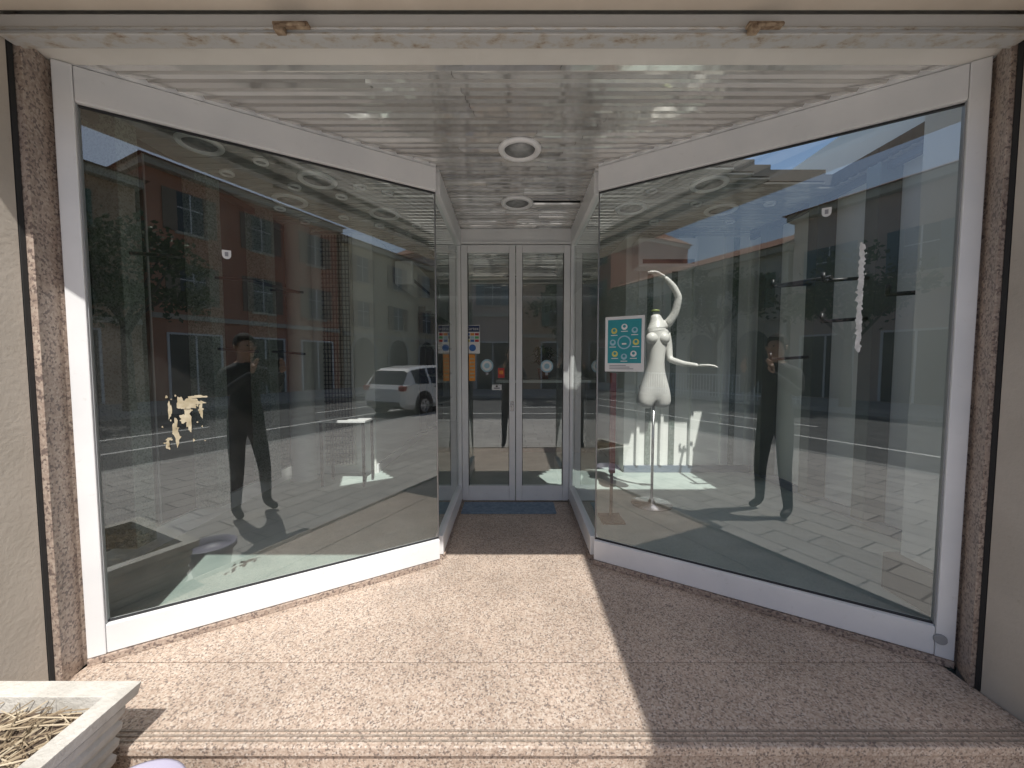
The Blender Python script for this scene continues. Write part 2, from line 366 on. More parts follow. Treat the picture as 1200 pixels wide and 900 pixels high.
mt = mat_noise("blue_mat", (0.14,0.20,0.27), (0.24,0.31,0.39), scale=40, rough=0.95, bump=0.5, bscale=300)
box("door_mat", -.39,.34,2.87,3.10,0.001,0.012,mt,None,0.003)

# ---- things stuck to the display glass
dl = (Vector(LO)-Vector(LI)).normalized(); dr = (Vector(RO)-Vector(RI)).normalized()
nl = Vector((dl.y*-1, dl.x)); nl = nl if nl.y < 0 else -nl
nr = Vector((-dr.y, dr.x)); nr = nr if nr.y < 0 else -nr
def pane_pt(base, d, n, s, off): 
    p = Vector(base)+d*s+n*off; return (p.x, p.y)
def pane_box(nme, base, d, n, s0, s1, z0, z1, o0, o1, mat, par):
    pts = [pane_pt(base,d,n,s0,o0), pane_pt(base,d,n,s1,o0), pane_pt(base,d,n,s1,o1), pane_pt(base,d,n,s0,o1)]
    return prism(nme, pts, z0, z1, mat, par)
def pane_disc(nme, base, d, n, s, z, r, o, mat, par, seg=20):
    V = []
    for i in range(seg):
        a = 2*math.pi*i/seg; p = pane_pt(base,d,n,s+r*math.cos(a),o); V.append((p[0],p[1],z+r*math.sin(a)))
    return mesh_obj(nme, V, [tuple(range(seg))], mat, par)
po = empty("safety_rules_poster")
pane_box("sheet", RI,dr,nr, .045,.255, 1.105,1.402, .004,.006, C['white'], po)
pane_box("teal_field", RI,dr,nr, .060,.240, 1.150,1.385, .0062,.0068, C['teal'], po)
pane_disc("centre_ring", RI,dr,nr, .15,1.262,.037,.0072,C['ltblue'],po)
pane_disc("centre", RI,dr,nr, .15,1.262,.030,.0076,C['teal'],po)
pane_box("centre_bar", RI,dr,nr, .138,.162,1.250,1.258,.0077,.008,C['white'],po)
for i,(s,z,c) in enumerate(((.15,1.345,'white'),(.095,1.325,'yellow'),(.205,1.325,'ltblue'),(.088,1.262,'ltblue'),(.212,1.262,'yellow'),(.10,1.20,'yellow'),(.20,1.20,'white'),(.15,1.185,'ltblue'))):
    pane_disc("icon_%d"%i, RI,dr,nr,s,z,.0165,.0072,C[c],po)
    pane_disc("icon_in_%d"%i, RI,dr,nr,s,z+.003,.008,.0076,C['teal'],po)
    pane_box("icon_text_%d"%i, RI,dr,nr,s-.018,s+.018,z-.026,z-.022,.0072,.0075,C['white'],po)
for i in range(3): pane_box("foot_text_%d"%i, RI,dr,nr,.07,.20-.02*i,1.118+i*.009,1.122+i*.009,.0062,.0065,C['grey'],po)

def blob(nme, base, d, n, blobs, off, mat):
    V, F = [], []
    for (s, z, rs, rz) in blobs:
        k = len(V); m_ = 18; ph = random.random()*6
        for i in range(m_):
            a = 2*math.pi*i/m_; jr = 1+.22*math.sin(3*a+ph)+.16*math.sin(7*a+ph*2)+random.uniform(-.1,.1)
            p = pane_pt(base,d,n,s+rs*jr*math.cos(a),off); V.append((p[0],p[1],z+rz*jr*math.sin(a)))
        F.append(tuple(range(k,k+m_))); off += 0.0002
    return mesh_obj(nme, V, F, mat)
splat = mat_noise("dried_paint", (0.36,0.30,0.19), (0.56,0.50,0.37), scale=30, rough=0.7)
bl = [(1.075,1.0,.020,.012),(1.11,.985,.014,.024),(1.09,.95,.011,.036),(1.10,.92,.016,.018),(1.13,.88,.009,.045),(1.125,.84,.007,.03),(1.06,.985,.028,.008),(1.085,.90,.008,.034),(1.045,.955,.006,.036),(1.145,.96,.006,.034),(1.05,1.01,.026,.006),(1.15,.84,.010,.006),(1.155,.82,.006,.024),(1.085,.975,.024,.016)]
for i in range(20): bl.append((random.uniform(1.03,1.17), random.uniform(.80,1.03), random.uniform(.0015,.004), random.uniform(.002,.006)))
blob("paint_splash", LI, dl, nl, bl, .003, splat)
peel = mat_noise("white_residue", (0.6,0.6,0.58), (0.82,0.82,0.8), scale=50, rough=0.7)
bl = []
z = 1.62
while z > 1.2:
    bl.append((1.10+random.uniform(-.003,.003), z, random.uniform(.006,.010), .015)); z -= .012
for i in range(10): bl.append((1.10+random.uniform(-.016,.016), random.uniform(1.2,1.62), .002,.004))
blob("torn_tape", RI, dr, nr, bl, .003, peel)
for nme, base, d, n, s, z in (("alarm_sticker", LI, dl, nl, .937, 1.61), ("alarm_sticker", RI, dr, nr, .982, 1.775)):
    e = empty(nme); pane_box("shield", base,d,n,s-.016,s+.016,z,z+.022,.003,.004,C['white'],e)
    pane_disc("shield_tip", base,d,n,s,z,.0155,.0036,C['white'],e)
    pane_box("mark", base,d,n,s-.006,s+.006,z-.004,z+.014,.0042,.0048,C['grey'],e)
e = empty("rail_cover_cap"); p = Vector(RO)-dr*.04; q = p+nr*.026; q2 = p+nr*.034
tube("cap", (q.x,q.y,.10),(q2.x,q2.y,.10),.020,.018,M['grey'],e)

# ------------------------------------------------------------------ interior
room = empty("shop_interior")
IZ = 2.45
box("floor_base", -2.30,2.60,1.42,7.6,-0.06,-0.032,M['carpet'],room)
prism("carpet_west", [(-2.25,1.46),(-1.64,1.46),(-0.455,2.195),(-0.462,3.19),(-0.462,7.55),(-2.25,7.55)], -0.03,-0.002,M['carpet'],room)
prism("carpet_east", [(2.53,1.46),(1.70,1.46),(0.512,2.195),(0.522,3.19),(0.522,7.55),(2.53,7.55)][::-1], -0.03,-0.002,M['carpet'],room)
box("carpet_centre", -0.460,0.520,3.195,7.55,-0.03,-0.002,M['carpet'],room)
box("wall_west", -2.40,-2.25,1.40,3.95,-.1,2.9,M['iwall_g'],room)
box("wall_east", 2.53,2.68,1.40,4.00,-.1,2.9,M['iwall'],room)
box("wall_inner_west", -2.25,-1.42,3.97,7.6,-.1,2.9,M['iwall'],room)
box("wall_inner_east", 1.18,2.68,4.02,7.6,-.1,2.9,M['iwall'],room)
box("wall_back", -1.42,1.18,7.6,7.7,-.1,2.9,M['iwall'],room)
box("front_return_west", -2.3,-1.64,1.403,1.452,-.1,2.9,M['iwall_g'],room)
box("front_return_east", 1.81,2.6,1.403,1.452,-.1,2.9,M['iwall'],room)
ADDED_OPENINGS = [[(.66,2.22),(1.72,1.60),(2.40,1.95),(2.38,2.90),(1.95,2.88),(1.32,2.60),(.97,2.74)],  # roof openings added to let sun and sky brighten the room
      [(-.62,2.24),(-1.10,1.98),(-1.25,2.40),(-1.10,2.55),(-.93,2.62)]]
def cut(poly, y):
    xs = []
    for i in range(len(poly)):
        (xa_,ya_),(xb_,yb_) = poly[i], poly[(i+1)%len(poly)]
        if (ya_-y)*(yb_-y) < 0: xs.append(xa_+(xb_-xa_)*(y-ya_)/(yb_-ya_))
    return (min(xs),max(xs)) if len(xs) >= 2 else None
def spans(y):
    sp_ = [(-2.25,2.53)]
    for pl_ in ADDED_OPENINGS:
        c_ = cut(pl_, y)
        if c_:
            if pl_[0][0] > 0 and y > 2.62 and c_[0] < 1.3: c_ = (1.32+(y-2.6)*2.0, c_[1])
            n_ = []
            for a,b_ in sp_:
                if c_[0] > a and c_[1] < b_: n_ += [(a,c_[0]),(c_[1],b_)]
                else: n_.append((a,b_))
            sp_ = n_
    return sp_
V, F = [], []; roof = []
y = 1.46
while y < 7.55:
    for a,b_ in spans(y+.035):
        k = len(V); d1, d2 = random.uniform(-.001,.001), random.uniform(-.001,.001)
        V += [(a,y,IZ+.01),(b_,y,IZ+.01),(b_,y+.004,IZ+d1),(a,y+.004,IZ+d1),(a,y+.058,IZ+d2),(b_,y+.058,IZ+d2),(b_,y+.062,IZ+.01),(a,y+.062,IZ+.01)]
        F += [(k,k+1,k+2,k+3),(k+3,k+2,k+5,k+4),(k+4,k+5,k+6,k+7)]
        roof.append((a,b_,y,y+.0698,IZ+.02,IZ+.10))
    y += .07
mesh_obj("interior_slats", V, F, M['slat'], room)
boxes("roof_deck", roof, M['dark'], room)
box("skirting_west", -1.418,-1.40,3.98,7.58,0,.09,M['white'],room)
box("skirting_wall_west", -2.248,-2.215,1.47,3.95,0,.12,M['white'],room)
bluem = plain("blue_grey_skirting", (.16,.21,.27), .5)
box("skirting_wall_east", 2.505,2.528,1.47,4.0,0,.07,bluem,room)
box("skirting_back_east", 1.18,2.50,3.995,4.017,0,.07,bluem,room)
boxes("wall_posts_west", [(-2.248,-2.08,yy,yy+.12,.121,IZ-.002) for yy in (1.56,2.08,2.68,3.30)], M['post'], room, .004)
boxes("wall_posts_east", [(2.38,2.528,yy,yy+.10,.072,IZ-.002) for yy in (2.10,2.55,3.05,3.65)], plain("dark_green_post",(.10,.125,.11),.4), room, .004)
boxes("wall_panel_joints", [(-2.249,-2.243,yy,yy+.012,.13,IZ-.01) for yy in (1.85,2.4,2.98,3.6)], M['grey'], room)
boxes("panel_ribs_east", [(xx,xx+.03,3.975,4.018,.08,IZ-.01) for xx in (1.30,1.55,1.86,2.18,2.44)], M['iwall'], room)
boxes("panel_shadow_gaps", [(xx+.10,xx+.16,4.012,4.019,.08,IZ-.01) for xx in (1.30,1.55,2.18)], M['post'], room)
box("white_pier", 1.95,2.30,1.62,1.88,.19,IZ-.002,M['iwall'],room,.004)
box("pier_base", 1.90,2.34,1.56,1.92,0,.188,plain("navy_base",(.02,.025,.035),.5),room,.004)
boxes("ceiling_track", [(-2.20,-2.16,1.50,3.94,IZ-.05,IZ-.006),(2.42,2.46,1.5,3.98,IZ-.05,IZ-.006)], M['black'], room)
lathe("round_column", [(.125,0),(.125,.02),(.11,.03),(.11,IZ-.003)], (-2.06,3.76,0), M['iwall'], room)
for i,(x,y,r_) in enumerate(((-1.38,2.80,.13),(-1.776,3.15,.13),(-1.11,3.42,.13),(1.43,2.86,.13),(1.77,3.33,.13),(1.0,3.3,.13),(-.6,4.4,.13),(.5,4.6,.13),(0,5.8,.13),(-1.85,2.35,.12))):
    e = empty("recessed_ceiling_light"); downlight(e, x, y, IZ-.003, r_, "interior_light")
for i,(x,y) in enumerate(((-1.62,2.55),(-1.12,2.90),(-1.33,3.07),(-1.95,2.7),(-.95,3.0),(1.05,2.96),(1.5,3.2),(-1.5,3.5),(2.1,3.2),(-1.7,2.1),(-1.95,3.3),(-1.6,2.9),(-1.25,3.7),(-.9,3.7),(-1.9,3.6),(1.3,3.6),(2.0,3.6))):
    e = empty("spotlight"); downlight(e, x, y, IZ-.003, .045, "spot")
cr = empty("clothes_rail")
for yy, zz in ((2.60,1.72),(3.10,1.78),(2.60,1.45),(3.10,1.20),(2.15,1.55)):
    tube("arm", (2.38,yy,zz),(2.08,yy,zz-.02),.012,.012,M['black'],cr)
    tube("tip", (2.08,yy,zz-.022),(2.08,yy,zz+.035),.012,.012,M['black'],cr)
tube("bar", (2.12,2.58,1.72),(2.12,3.12,1.77),.013,.013,M['black'],cr)
cl = empty("clothes_rail")
for yy, zz in ((2.13,1.75),(2.73,1.75),(3.35,1.78),(2.73,1.25),(3.35,1.25)):
    tube("arm", (-2.08,yy,zz),(-1.80,yy,zz-.02),.010,.010,M['black'],cl)
tube("bar", (-1.84,2.73,1.73),(-1.84,3.35,1.76),.012,.012,M['black'],cl)
g = empty("wire_grid_panel"); gl_ = []
for i in range(9): gl_.append((-1.89+i*.032,-1.884+i*.032,3.880,3.888,.12,2.42))
for i in range(52): gl_.append((-1.90,-1.62,3.871,3.879,.14+i*.044,.147+i*.044))
boxes("wires", gl_, M['black'], g); box("backing", -1.91,-1.61,3.90,3.93,.10,2.44,plain("pale_board",(.60,.57,.52),.7),g)
t = empty("narrow_table"); box("top", -1.80,-1.35,3.50,3.78,.60,.622,M['white'],t,.004)
boxes("legs", [(xx,xx+.02,yy,yy+.02,0,.60) for xx in (-1.78,-1.39) for yy in (3.52,3.74)], M['black'], t)
a = empty("air_conditioner"); box("case", -1.39,-1.17,4.60,5.55,2.08,2.36,M['white'],a,.02); box("vent", -1.168,-1.166,4.65,5.5,2.11,2.15,M['black'],a)
a = empty("air_conditioner"); box("case", 1.22,1.80,3.76,3.97,2.08,2.36,M['white'],a,.02); box("vent", 1.26,1.76,3.756,3.759,2.11,2.15,M['black'],a)
sh = empty("wall_shelving")
boxes("uprights", [(-1.398,-1.30,yy,yy+.03,.1,2.0) for yy in (5.8,6.25,6.7,7.15)], M['black'], sh)
boxes("boards", [(-1.398,-1.12,5.8,7.18,zz,zz+.025) for zz in (.5,.95,1.4,1.85)], M['post'], sh)
ct = empty("shop_counter"); box("body", -.15,.95,4.9,5.4,0,.90,plain("counter_front",(.20,.19,.18),.5),ct,.005); box("top", -.2,1.0,4.85,5.45,.902,.94,M['white'],ct,.004)
leafm = mat_noise("leaf_green", (.03,.07,.02), (.09,.15,.04), scale=8, rough=.55)
pl = empty("potted_plant"); lathe("pot", [(.06,0),(.085,.13),(.09,.14),(.075,.14)], (.42,5.1,.942), plain("terracotta",(.35,.15,.08),.8), pl)
V, F = [], []
for i in range(60):
    a = random.random()*6.28; l = random.uniform(.12,.26); up = random.uniform(.08,.3); c = Vector((.42,5.1,1.08))
    d_ = Vector((math.cos(a),math.sin(a),0)); s_ = Vector((-d_.y,d_.x,0))*.022
    mid = c+d_*l*.5+Vector((0,0,up)); tip = c+d_*l+Vector((0,0,up*.7)); k = len(V)
    V += [c,mid-s_,tip,mid+s_]; F.append((k,k+1,k+2,k+3))
mesh_obj("leaves", V, F, leafm, pl)
rs = empty("red_display_stand"); box("panel", .71,.75,2.75,2.79,.35,1.08,plain("red_lacquer",(.22,.035,.03),.35),rs,.004); box("foot", .65,.81,2.68,2.86,0,.015,M['black'],rs); box("stem", .72,.74,2.77,2.785,.015,.35,M['black'],rs)

# ------------------------------------------------------------------ mannequin
mn = empty("mannequin"); bx, by = 1.14, 3.08
mw = plain("mannequin_white", (.74,.73,.70), .35)
P = [(bx,by,.96),(bx+.005,by,1.10),(bx+.01,by,1.24),(bx+.015,by-.01,1.36),(bx+.01,by,1.45),(bx+.005,by,1.50),(bx,by,1.545),
     (bx-.065,by,.88),(bx-.070,by-.01,.78),(bx+.065,by,.88),(bx+.070,by-.01,.78),
     (bx+.09,by-.02,1.45),(bx+.135,by-.05,1.54),(bx+.150,by-.08,1.66),(bx+.105,by-.085,1.74),(bx+.035,by-.08,1.815),
     (bx+.095,by+.02,1.40),(bx+.120,by+.03,1.28),(bx+.125,by+.01,1.18),(bx+.20,by-.08,1.145),(bx+.29,by-.14,1.13)]
E = [(0,1),(1,2),(2,3),(3,4),(4,5),(5,6),(0,7),(7,8),(0,9),(9,10),(4,11),(11,12),(12,13),(13,14),(14,15),(3,16),(16,17),(17,18),(18,19),(19,20)]
R = [(.115,.095),(.086,.07),(.086,.07),(.098,.085),(.080,.066),(.044,.044),(.040,.042),(.078,.080),(.070,.073),(.078,.080),(.070,.073),
     .038,.033,.029,.025,.018,.040,.034,.029,.023,.018]
skin_mesh("body", P, E, R, [mw], None, mn)
for sx_ in (-.044,.050):
    s = bpy.data.meshes.new("bust"); bmm = bmesh.new(); bmesh.ops.create_uvsphere(bmm, u_segments=20, v_segments=12, radius=.047); bmm.to_mesh(s); bmm.free()
    for pp in s.polygons: pp.use_smooth = True
    so_ = bpy.data.objects.new("bust", s); COL.objects.link(so_); so_.location = (bx+sx_,by-.055,1.345); so_.scale = (1,.85,1.0); s.materials.append(mw); so_.parent = mn
def hand(parent, wrist, direc, palmn, mat, f=1.0, nme="hand"):
    w = Vector(wrist); d = Vector(direc).normalized(); pn = Vector(palmn).normalized(); sd = d.cross(pn).normalized()
    pts = [tuple(w), tuple(w+d*.045*f), tuple(w+d*.08*f)]; ed = [(0,1),(1,2)]; rad = [(.020*f,.016*f),(.030*f,.014*f),(.034*f,.012*f)]
    for j,(o_,l) in enumerate(((-.027,.062),(-.009,.072),(.009,.068),(.026,.052))):
        k = len(pts); b0 = w+d*.085*f+sd*o_*f
        pts += [tuple(b0), tuple(b0+d*l*.5*f+pn*.006*f), tuple(b0+d*l*.9*f+pn*.022*f)]; ed += [(2,k),(k,k+1),(k+1,k+2)]; rad += [.0095*f,.008*f,.0065*f]
    k = len(pts); b0 = w+d*.03*f-sd*.028*f
    pts += [tuple(b0), tuple(b0-sd*.025*f+d*.028*f), tuple(b0-sd*.032*f+d*.055*f)]; ed += [(1,k),(k,k+1),(k+1,k+2)]; rad += [.011*f,.009*f,.007*f]
    return skin_mesh(nme, pts, ed, rad, [mat], None, parent, 1)
hand(mn, (bx+.038,by-.08,1.812), (-.80,-.1,.35), (-.3,0,-1), mw, .95)
hand(mn, (bx+.286,by-.14,1.13), (1,-.3,.05), (0,0,-1), mw, .9)
lathe("neck_cap", [(.032,0),(.032,.008),(.02,.012)], (bx,by,1.562), plain("lime_cap",(.38,.46,.16),.5), mn)
tube("pole", (bx,by,.012),(bx,by,.86),.011,.011,M['chrome'],mn)
lathe("base_plate", [(.16,0),(.16,.008),(.03,.014),(.018,.05)], (bx,by,0), M['chrome'], mn)

# ------------------------------------------------------------------ planter with dry straw
pt = empty("flower_trough")
conc = mat_noise("weathered_concrete", (.46,.44,.39), (.66,.64,.59), scale=9, rough=.85, bump=.4, bscale=80, detail=10, specks=(35,(.7,.67,.6)))
xa, xb, ya, yb = -1.60, -1.135, .42, 1.075
V, F = [], []
lev = []
for i in range(7):
    z0 = -.155+i*.045; lev += [(z0, .0), (z0+.012, .008), (z0+.030, .008), (z0+.042, .0)]
lev.append((.165,.012)); lev.append((.165,.024)); lev.append((.20,.026)); 
for z_, pr in lev:
    tz = (z_+.16)/.36; ins = .045*(1-tz) - pr
    V += [(xa+ins,ya+ins,z_),(xb-ins,ya+ins,z_),(xb-ins,yb-ins,z_),(xa+ins,yb-ins,z_)]
inn = [(xa+.03,ya+.03,.20),(xb-.03,ya+.03,.20),(xb-.03,yb-.03,.20),(xa+.03,yb-.03,.20),(xa+.035,ya+.035,.13),(xb-.035,ya+.035,.13),(xb-.035,yb-.035,.13),(xa+.035,yb-.035,.13)]
V += inn
nl_ = len(lev)+2
for j in range(nl_-1):
    for i in range(4): F.append((j*4+i,j*4+(i+1)%4,(j+1)*4+(i+1)%4,(j+1)*4+i))
F.append((0,1,2,3)); F.append(tuple((nl_-1)*4+i for i in range(4)))
mesh_obj("trough", V, F, conc, pt, .003)
soil = mat_noise("dry_soil", (.07,.05,.035), (.16,.12,.09), scale=30, rough=1, bump=1, bscale=60)
box("soil", xa+.032,xb-.032,ya+.032,yb-.032,.12,.155,soil,pt)
V, F = [], []
for i in range(750):
    c = Vector((random.uniform(xa+.05,xb-.05), random.uniform(ya+.05,yb-.05), .155+random.random()*.03))
    a = random.random()*6.28; l = random.uniform(.03,.13); d_ = Vector((math.cos(a),math.sin(a),random.uniform(-.1,.35)))*l
    p, q = c-d_*.5, c+d_*.5
    p.x = min(max(p.x,xa+.034),xb-.034); q.x = min(max(q.x,xa+.034),xb-.034); p.y = min(p.y,yb-.034); q.y = min(q.y,yb-.034)
    s_ = Vector((-math.sin(a),math.cos(a),0))*random.uniform(.0010,.0026); k = len(V)
    V += [p-s_,p+s_,q+s_*.5,q-s_*.5, p+Vector((0,0,.003)), q+Vector((0,0,.003))]; F += [(k,k+1,k+2,k+3),(k,k+4,k+5,k+3),(k+1,k+4,k+5,k+2)]
m, nt, b = new_mat("straw"); g_ = N(nt,"ShaderNodeNewGeometry"); r = ramp(nt,[(0,(.18,.13,.08)),(.5,(.42,.34,.23)),(1,(.60,.52,.38))]); nt.links.new(g_.outputs["Random Per Island"], r.inputs["Fac"]); nt.links.new(r.outputs["Color"], b.inputs["Base Color"]); b.inputs["Roughness"].default_value=.8
mesh_obj("dry_straw", V, F, m, pt)
lp = empty("flower_pot")
lathe("pot", [(.08,0),(.115,.19),(.13,.195),(.132,.222),(.122,.225),(.115,.19)], (-.955,.870,-.16), plain("lavender_glaze",(.40,.38,.48),.45), lp, 40)
lathe("pot_soil", [(.01,0),(.113,0)], (-.955,.870,.02), soil, lp)

# ------------------------------------------------------------------ street
asphalt = mat_noise("asphalt", (.08,.08,.082), (.12,.12,.12), scale=2, rough=.9, bump=.3, bscale=150)
def mat_paving(name, c1, c2, mortar, sx=0.5, sy=0.25):
    m, nt, b = new_mat(name); co = coord(nt)
    br = N(nt, "ShaderNodeTexBrick"); br.inputs["Scale"].default_value = 1; br.inputs["Brick Width"].default_value = sx; br.inputs["Row Height"].default_value = sy
    br.inputs["Mortar Size"].default_value = .008; br.inputs["Color1"].default_value = (*c1,1); br.inputs["Color2"].default_value = (*c2,1); br.inputs["Mortar"].default_value = (*mortar,1)
    nt.links.new(co, br.inputs["Vector"]); nt.links.new(br.outputs["Color"], b.inputs["Base Color"]); b.inputs["Roughness"].default_value = .8
    return m
pave = mat_paving("porphyry_paving", (.38,.36,.34), (.48,.46,.43), (.20,.19,.18))
box("ground", -400,400,-400,400,-.60,-.46,mat_noise("earth",(.10,.10,.08),(.16,.15,.12),scale=.2,rough=1))
box("pavement", -40,40,-3.6,.897,-.455,PZ,pave,None)
box("pavement_inner", -1.616,1.636,.90,1.10,-.455,PZ-.002,pave,None)
box("kerb", -40,40,-3.78,-3.605,-.455,PZ+.003,mat_granite("kerb_stone",[(.4,.4,.38),(.5,.5,.48),(.3,.3,.29)],60),None,.01)
box("road", -80,80,-11.2,-3.785,-.455,-.44,asphalt,None)
box("opposite_pavement", -40,40,-15.5,-11.2,-.455,PZ,pave,None)
rm = plain("road_paint",(.75,.75,.72),.7)
boxes("road_markings", [(-30+i*6,-27+i*6,-7.55,-7.43,-.438,-.436) for i in range(11)]+[(-40,40,-5.85,-5.73,-.438,-.436)], rm)

def facade(name, x0, x1, h, col, floors, arches=False, shutter=(.10,.18,.12), y=-15.5, depth=8, trimc=(.62,.56,.46)):
    e = empty(name)
    wm = mat_noise(name+"_plaster", tuple(c*.88 for c in col), col, scale=.8, rough=.9, detail=8)
    tm = plain(name+"_trim", trimc, .8); sm = plain(name+"_shutter", shutter, .6)
    box("walls", x0,x1,y-depth,y,-.4,h,wm,e)
    box("cornice", x0-.15,x1+.15,y-depth-.1,y+.35,h+.003,h+.28,tm,e)
    rf = plain(name+"_roof_tiles",(.33,.16,.10),.9)
    mesh_obj("roof", [(x0-.3,y+.5,h+.285),(x1+.3,y+.5,h+.285),(x1+.3,y-depth-.3,h+.285),(x0-.3,y-depth-.3,h+.285),(x0+1.5,y-depth/2,h+1.9),(x1-1.5,y-depth/2,h+1.9)], [(0,1,5,4),(2,3,4,5),(1,2,5),(3,0,4),(0,3,2,1)], rf, e)
    fh = h/floors; n = max(1,int((x1-x0)/2.6)); pitch = (x1-x0)/n
    wins, frs, shs, sills = [], [], [], []
    glv = plain(name+"_panes",(.04,.05,.06),.1)
    for f in range(floors):
        for i in range(n):
            cx = x0+pitch*(i+.5)
            if f == 0:
                if arches:
                    V = [(cx-.85,y+.03,-.3),(cx+.85,y+.03,-.3)]+[(cx+.85*math.cos(a*math.pi/12),y+.03,1.9+.85*math.sin(a*math.pi/12)) for a in range(13)]
                    mesh_obj("arch_opening_%d"%i, V, [tuple(range(len(V)))], glv, e)
                    VV, FF = [], []
                    for a in range(13):
                        for rr in (.85,1.05):
                            VV.append((cx+rr*math.cos(a*math.pi/12),y+.06,1.9+rr*math.sin(a*math.pi/12)))
                    for a in range(12): FF.append((2*a,2*a+1,2*a+3,2*a+2))
                    mesh_obj("arch_trim_%d"%i, VV, FF, tm, e)
                    sills += [(cx-1.05,cx-.86,y+.001,y+.07,-.3,1.9),(cx+.86,cx+1.05,y+.001,y+.07,-.3,1.9)]
                else:
                    wins.append((cx-.9,cx+.9,y+.001,y+.02,-.3,2.3)); frs += [(cx-.98,cx-.905,y+.001,y+.06,-.3,2.38),(cx+.905,cx+.98,y+.001,y+.06,-.3,2.38),(cx-.9,cx+.9,y+.001,y+.06,2.305,2.38),(cx-.03,cx+.03,y+.022,y+.06,-.3,2.3)]
            else:
                z0 = f*fh+.7; z1 = z0+min(1.6,fh-1.2)
                wins.append((cx-.45,cx+.45,y+.001,y+.02,z0,z1)); shs += [(cx-.93,cx-.47,y+.001,y+.06,z0,z1),(cx+.47,cx+.93,y+.001,y+.06,z0,z1)]
                frs += [(cx-.02,cx+.02,y+.022,y+.04,z0,z1),(cx-.45,cx+.45,y+.022,y+.04,z0+(z1-z0)*.6,z0+(z1-z0)*.6+.04)]
                sills.append((cx-.55,cx+.55,y+.001,y+.15,z0-.1,z0-.003))
    if wins: boxes("windows", wins, glv, e)
    if frs: boxes("window_frames", frs, M['white'], e)
    if shs: boxes("shutters", shs, sm, e)
    if sills: boxes("sills", sills, tm, e)
    box("string_course", x0,x1,y+.001,y+.10,fh+.05,fh+.25,tm,e)
facade("terracotta_building", 5.0,13.5,8.6,(.60,.27,.17),3,False,(.30,.22,.16))
facade("ochre_building", 13.8,26,8.2,(.66,.55,.38),3,True,(.30,.22,.15))
facade("orange_building", 0.5,4.7,7.6,(.62,.40,.26),3,False,(.12,.20,.15))
facade("pink_building", -8.0,0.3,7.4,(.62,.46,.39),2,False,(.10,.16,.20))
facade("cream_building", -20,-8.2,6.2,(.66,.60,.50),2,True)
facade("brick_apartment_building", -36,-20.3,10.5,(.40,.20,.14),4,False)
facade("grey_apartment_building", 26.3,38,11,(.45,.43,.40),4,False)

# trees
bark = mat_noise("bark",(.06,.045,.035),(.14,.11,.085),scale=12,rough=.95)
m, nt, b = new_mat("foliage"); g_ = N(nt,"ShaderNodeNewGeometry"); r = ramp(nt,[(0,(.025,.05,.015)),(.6,(.06,.10,.03)),(1,(.11,.15,.05))]); nt.links.new(g_.outputs["Random Per Island"], r.inputs["Fac"]); nt.links.new(r.outputs["Color"], b.inputs["Base Color"]); b.inputs["Roughness"].default_value=.6
fol = m
def tree(x, y, h, rad):
    e = empty("plane_tree")
    top = Vector((x,y,PZ+h*.45)); tube("trunk",(x,y,PZ),top,.17,.11,bark,e)
    cl_ = []
    for i in range(7):
        a = i*.9+random.random(); q = Vector((x+math.cos(a)*rad*.6,y+math.sin(a)*rad*.6,PZ+h*random.uniform(.6,.88)))
        tube("limb_%d"%i, top-Vector((0,0,random.random()*.5)), q, .07,.02,bark,e,8)
        cl_.append(q)
    for i in range(26):
        u_ = Vector((random.gauss(0,1),random.gauss(0,1),random.gauss(0,1))).normalized()*random.uniform(.4,1)
        cl_.append(Vector((x+u_.x*rad,y+u_.y*rad,PZ+h*.70+u_.z*h*.27)))
    V, F = [], []
    for c in cl_:
        rr = random.uniform(.35,.65)*rad*.5
        for j in range(85):
            p = c+Vector((random.gauss(0,1),random.gauss(0,1),random.gauss(0,.8)))*rr*.5
            s_ = random.uniform(.06,.12); a1 = Vector((random.gauss(0,1),random.gauss(0,1),random.gauss(0,1))).normalized(); a2 = a1.orthogonal().normalized(); k = len(V)
            V += [p-a1*s_,p+a2*s_*.6,p+a1*s_,p-a2*s_*.6]; F.append((k,k+1,k+2,k+3))
    mesh_obj("crown", V, F, fol, e)
for x,y,h,rd in ((-4.5,-12.3,5.5,1.9),(-9.5,-12.4,6.2,2.2),(-15.5,-12.3,6.0,2.2),(3.2,-12.4,6.2,2.1)):
    tree(x,y,h,rd)
f_ = empty("metal_fence"); fl = [(-13.0,-5.5,-11.6,-11.56,.62,.67),(-13.0,-5.5,-11.6,-11.56,-.15,-.10)]
fl += [(-13+i*.15,-12.97+i*.15,-11.59,-11.57,-.31,.70) for i in range(51)]
boxes("bars", fl, M['white'], f_)

